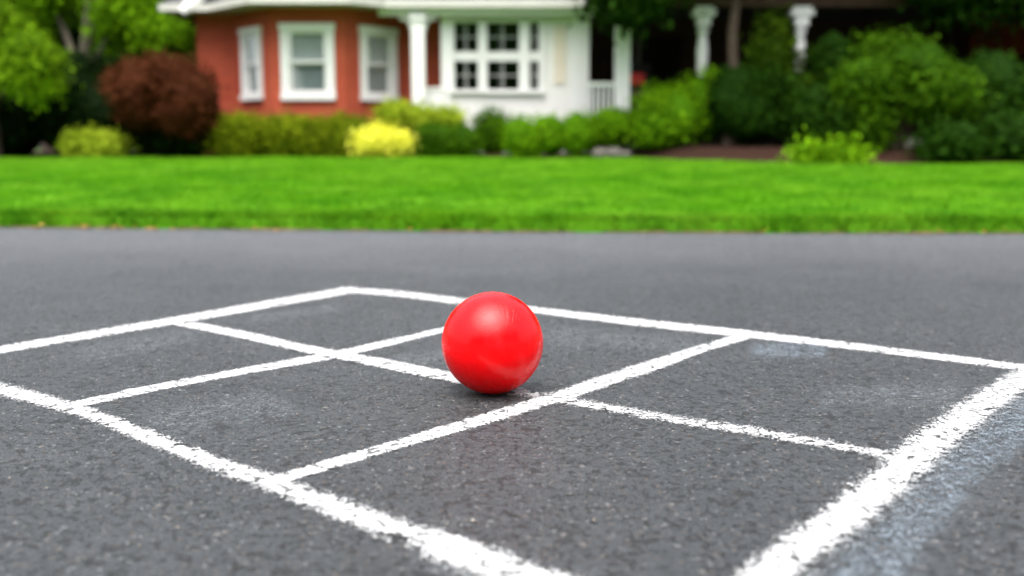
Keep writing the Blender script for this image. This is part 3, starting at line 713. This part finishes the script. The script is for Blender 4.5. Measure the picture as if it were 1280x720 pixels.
shrub('round_yew', 'very dark rounded evergreen shrub between the bright mound and the arching shrub', [bl(864, 1003, 68, 190, 17.1, .8), bl(880, 960, 66, 150, 17.2, .6), bl(890, 990, 100, 190, 16.8, .6)], 26000, .04, M['l_yew'], G2, core=.8)
shrub('tall_shrub', 'tall olive green shrub behind the dark rounded evergreen', [bl(936, 992, 28, 130, 17.2, .5), bl(940, 1040, 80, 160, 17.2, .5)], 9000, .05, M['l_olive'], G2, core=.8)
shrub('tall_shrub', 'tall dark shrub between the right hand porch post and the arching shrub', [bl(1006, 1070, 26, 160, 17.3, .5), bl(1050, 1120, 40, 160, 17.4, .5)], 9000, .05, M['l_dark'], G2, core=.85)
shrub('dark_shrub', 'dark low shrub in the shade left of the arching shrub', [bl(990, 1060, 95, 205, 16.2, .5), bl(1030, 1080, 120, 205, 15.6, .4)], 9000, .05, M['l_dark'], G2, core=.85)
shrub('arching_shrub', 'large arching shrub with a broad domed top', [bl(1038, 1130, 62, 150, 15.6, .6), bl(1085, 1195, 42, 130, 15.6, .7), bl(1130, 1225, 80, 165, 15.3, .6), bl(1050, 1120, 100, 200, 15.5, .4)], 22000, .05, M['l_mid'], G2, core=.8)
shrub('broad_shrub', 'broad dark green shrub at the right edge behind the low one', [bl(1185, 1290, 50, 190, 16.6, .8), bl(1270, 1420, 40, 200, 16.4, .9)], 18000, .055, M['l_dark'], G2, core=.85)
shrub('leafy_shrub', 'low dense green shrub at the lawn edge on the far right', [bl(1155, 1240, 145, 216, 14.7, .5), bl(1215, 1320, 138, 218, 14.8, .6), bl(1300, 1420, 130, 218, 14.8, .6)], 16000, .05, M['l_dark'], G2, core=.85)
shrub('perennial_clump', 'small yellow green leafy clump at the edge of the mulch bed', [bl(1004, 1042, 178, 213, 14.75, .25), bl(1035, 1078, 183, 213, 14.75, .25)], 1500, .055, M['l_bright'], None, 'plant', core=0, upright=.4)
# left side
shrub('burgundy_shrub', 'large burgundy leaved rounded shrub left of the brick house', [bl(146, 215, 72, 176, 17.3, .8, 2.6), bl(180, 278, 76, 182, 17.3, .7, 2.6), bl(150, 255, 66, 125, 17.5, .6), bl(143, 190, 78, 125, 17.5, .5)], 22000, .045, M['l_red'], None, core=.85)
shrub('dark_shrub', 'low black green shrub under the burgundy one', [bl(165, 270, 140, 205, 17.55, .4)], 6000, .05, M['l_black'], None, core=.9)
shrub('lime_shrub', 'small lime green shrub at the lawn edge in front of the dark trees', [bl(76, 122, 162, 203, 17.2, .3), bl(105, 150, 165, 203, 17.2, .3)], 5000, .045, M['l_lime'], None, core=.7)

# ------------------------------------------------------------------ trees
def tree(name, label, base, blobs, n, size, mat, r0=.18, group=None, core=.7, limbs=True, low=1, bark='bark', **kw):
    t_ = thing(name, base, label, 'tree', group)
    m = MB(); b = Vector(base); top = max(b_[2] for b_ in blobs)
    hx = sum(q[0] for q in blobs)/len(blobs); hy = sum(q[1] for q in blobs)/len(blobs)
    n_ = 7; pts = []; rad = []
    for i in range(n_):
        t0 = i/(n_-1); pts.append((b.x+(hx-b.x)*t0**2*.5+.06*math.sin(i*2.1), b.y+(hy-b.y)*t0**2*.5, b.z-.05+(top-b.z)*t0)); rad.append(r0*(1-.75*t0)*(1.35 if i == 0 else 1))
    m.tube(pts, rad, 12)
    if limbs:
        for q in blobs:
            e = Vector(q[:3]); k_ = min(n_-2, max(low, int((e.z-b.z)/(top-b.z+.01)*(n_-1)*.6))); s = Vector(pts[k_])
            m.tube([s, s.lerp(e, .5)+Vector((0, 0, .15)), e], [rad[k_]*.6, rad[k_]*.4, rad[k_]*.15], 7)
    m.build('trunk', M[bark], t_)
    foliage('crown', blobs, n, size, mat, t_, core=core, **kw)
    return t_
def gp_(px, Y): x = X(px, Y); return (x, Y, float(gz(x, min(Y, 18.5))))
tree('leafy_tree', 'mid green leafy tree at the left edge with branches down to the lawn', gp_(-20, 17.5),
     [bl(-120, 50, -60, 130, 17.2, 1.0), bl(0, 78, 20, 140, 16.9, .8), bl(-160, 60, -260, 0, 17.6, 1.6)], 40000, .055, M['l_tree'], .16, core=.7, inner=.45)
tree('bright_tree', 'bright green airy tree behind the burgundy shrub with a grey trunk', gp_(105, 21),
     [bl(120, 215, -40, 70, 20.6, 1.0), bl(170, 246, 6, 92, 20.4, .8), bl(100, 235, -190, 10, 20.8, 1.6), bl(30, 100, -60, 40, 21.5, 1.0)], 28000, .07, M['l_bright'], .22, core=.6, inner=.45, bark='grey_bark')
tree('dark_conifer', 'very dark bushy evergreen low between the leafy tree and the burgundy shrub', gp_(75, 18.6),
     [bl(20, 150, 50, 205, 18.6, .9), bl(-90, 60, 110, 210, 18.2, .8), bl(60, 190, 90, 205, 18.4, .8)], 20000, .06, M['l_black'], .15, core=.88)
tree('dark_tree', 'dark green tree filling the gap between the leafy tree and the bright airy tree', gp_(60, 23.5),
     [bl(-20, 130, -60, 120, 23.5, 1.2), bl(-80, 60, -200, 20, 24, 1.4), bl(60, 240, -160, -20, 24.2, 1.3), bl(130, 235, 60, 150, 23.5, 1)], 20000, .1, M['l_black'], .2, core=.88)
# tall shade tree over the porch
tree('shade_tree', 'tall dark shade tree with a brown trunk in front of the porch', gp_(914, 17.0),
     [bl(722, 850, -90, 50, 17.0, .7), bl(800, 960, -170, -8, 17.6, 1.2), bl(940, 1120, -180, 0, 17.8, 1.2), bl(1060, 1300, -190, 44, 17.4, 1.0), bl(760, 1200, -420, -120, 18.4, 2.2)], 46000, .085, M['l_dark'], .11, core=.8, low=4)
tree('dark_conifer', 'dark evergreen closing the view at the far right', gp_(1330, 18.2),
     [bl(1230, 1420, -160, 60, 18.0, 1.3), bl(1270, 1480, 0, 200, 18.0, 1.2)], 16000, .09, M['l_black'], .2, core=.85)
# woods behind the house
rw = np.random.default_rng(3); GW = 'tall trees behind the house'
wl = ['leftmost tall tree of the woods, beyond the left edge', 'tall tree in the woods behind the leafy tree', 'tall tree showing above the bright airy tree', 'tall tree rising behind the brick bay roof',
      'tall tree rising behind the white siding room', 'tall tree behind the porch roof', 'tall tree behind the shade tree crown', 'tall tree behind the arching shrub', 'tall tree at the right end of the woods']
for i, lab in enumerate(wl):
    x = -20 + i*5.2 + rw.normal()*.6; y = 29.5 + rw.uniform(-1.2, 2.5); z0 = .6; hh = rw.uniform(8, 11)
    if i in (1,): x -= .5
    blobs = [(x, y, z0+hh*.55, 2.9, 2.6, hh*.36, 2), (x+rw.normal()*1, y-.8, z0+hh*.28, 2.6, 2.2, hh*.27, 2), (x+rw.normal()*1, y, z0+hh*.8, 2.0, 1.9, hh*.2, 2)]
    tree('woodland_tree', lab, (x, y, z0-.2), blobs, 9000, .16, M['l_mid'] if i % 3 else M['l_olive'], .28, GW, core=.8)

GB = 'trees across the street'
bl_ = ['tall tree far left on the near side of the driveway', 'tall tree left of the middle on the near side of the driveway', 'tall tree in the middle on the near side of the driveway', 'tall tree right of the middle on the near side of the driveway', 'tall tree far right on the near side of the driveway']
for i, lab in enumerate(bl_):
    x = -15 + i*7.4; y = -14 + (5.5 if i > 2 else 0) + rw.normal()*.5; hh = rw.uniform(9.5, 12) + (2 if i > 2 else 0)
    tree('woodland_tree', lab, (x, y, -.03), [(x, y, hh*.5, 3.6, 3, hh*.36, 2), (x+1, y+.5, hh*.78, 2.6, 2.4, hh*.2, 2)], 5000, .2, M['l_dark'], .3, GB, core=.9)
# ------------------------------------------------------------------ camera, light
cam = bpy.data.cameras.new('camera'); co = bpy.data.objects.new('camera', cam); C.objects.link(co)
co.location = (0, 0, H); co.rotation_euler = (PI/2 - PITCH, 0, 0)
cam.sensor_width = 36; cam.lens = F/1280*36; cam.clip_start = .02; cam.clip_end = 2000
cam.dof.use_dof = True; cam.dof.focus_distance = 2.0; cam.dof.aperture_fstop = 1.85; cam.dof.aperture_blades = 0
scene.camera = co
ELEV = math.radians(70); AZ = math.radians(188)     # compass-like: 0 = +Y, clockwise; behind the camera, a little to the right
w = bpy.data.worlds.new('World'); scene.world = w; w.use_nodes = True; nt = w.node_tree; nt.nodes.clear()
sky = N(nt, 'ShaderNodeTexSky', sky_type='NISHITA'); sky.sun_disc = False; sky.sun_elevation = ELEV; sky.sun_rotation = AZ
sky.air_density = 1.0; sky.dust_density = 4.0; sky.ozone_density = 1.0
hs = N(nt, 'ShaderNodeHueSaturation'); hs.inputs['Saturation'].default_value = .35
bg = N(nt, 'ShaderNodeBackground'); bg.inputs[1].default_value = .15; wo = N(nt, 'ShaderNodeOutputWorld')
nt.links.new(sky.outputs[0], hs.inputs['Color']); 
gen = N(nt, 'ShaderNodeTexCoord'); sz = N(nt, 'ShaderNodeSeparateXYZ'); nt.links.new(gen.outputs['Generated'], sz.inputs[0])
vm = N(nt, 'ShaderNodeVectorMath', operation='SCALE'); nt.links.new(hs.outputs[0], vm.inputs[0])
cl = noise(nt, gen.outputs['Generated'], 2.2, 4, .55)
nt.links.new(math_(nt, 'MULTIPLY', mapr(nt, sz.outputs[2], 0, 1, .75, 1.9), mapr(nt, cl, .35, .65, .75, 1.25)), vm.inputs['Scale'])   # bright overcast: three times as luminous overhead as at the horizon
nt.links.new(vm.outputs[0], bg.inputs[0]); nt.links.new(bg.outputs[0], wo.inputs[0])
sl = bpy.data.lights.new('sun', 'SUN'); sl.energy = 1.9; sl.angle = math.radians(70); sl.color = (1, .96, .9)
so = bpy.data.objects.new('sun', sl); C.objects.link(so)
sd = Vector((math.sin(AZ)*math.cos(ELEV), math.cos(AZ)*math.cos(ELEV), math.sin(ELEV)))
so.rotation_euler = sd.to_track_quat('Z', 'Y').to_euler(); so.location = sd*30
vs = scene.view_settings; vs.view_transform = 'Standard'; vs.look = 'None'; vs.gamma = 1; vs.exposure = 1.05; vs.use_curve_mapping = False
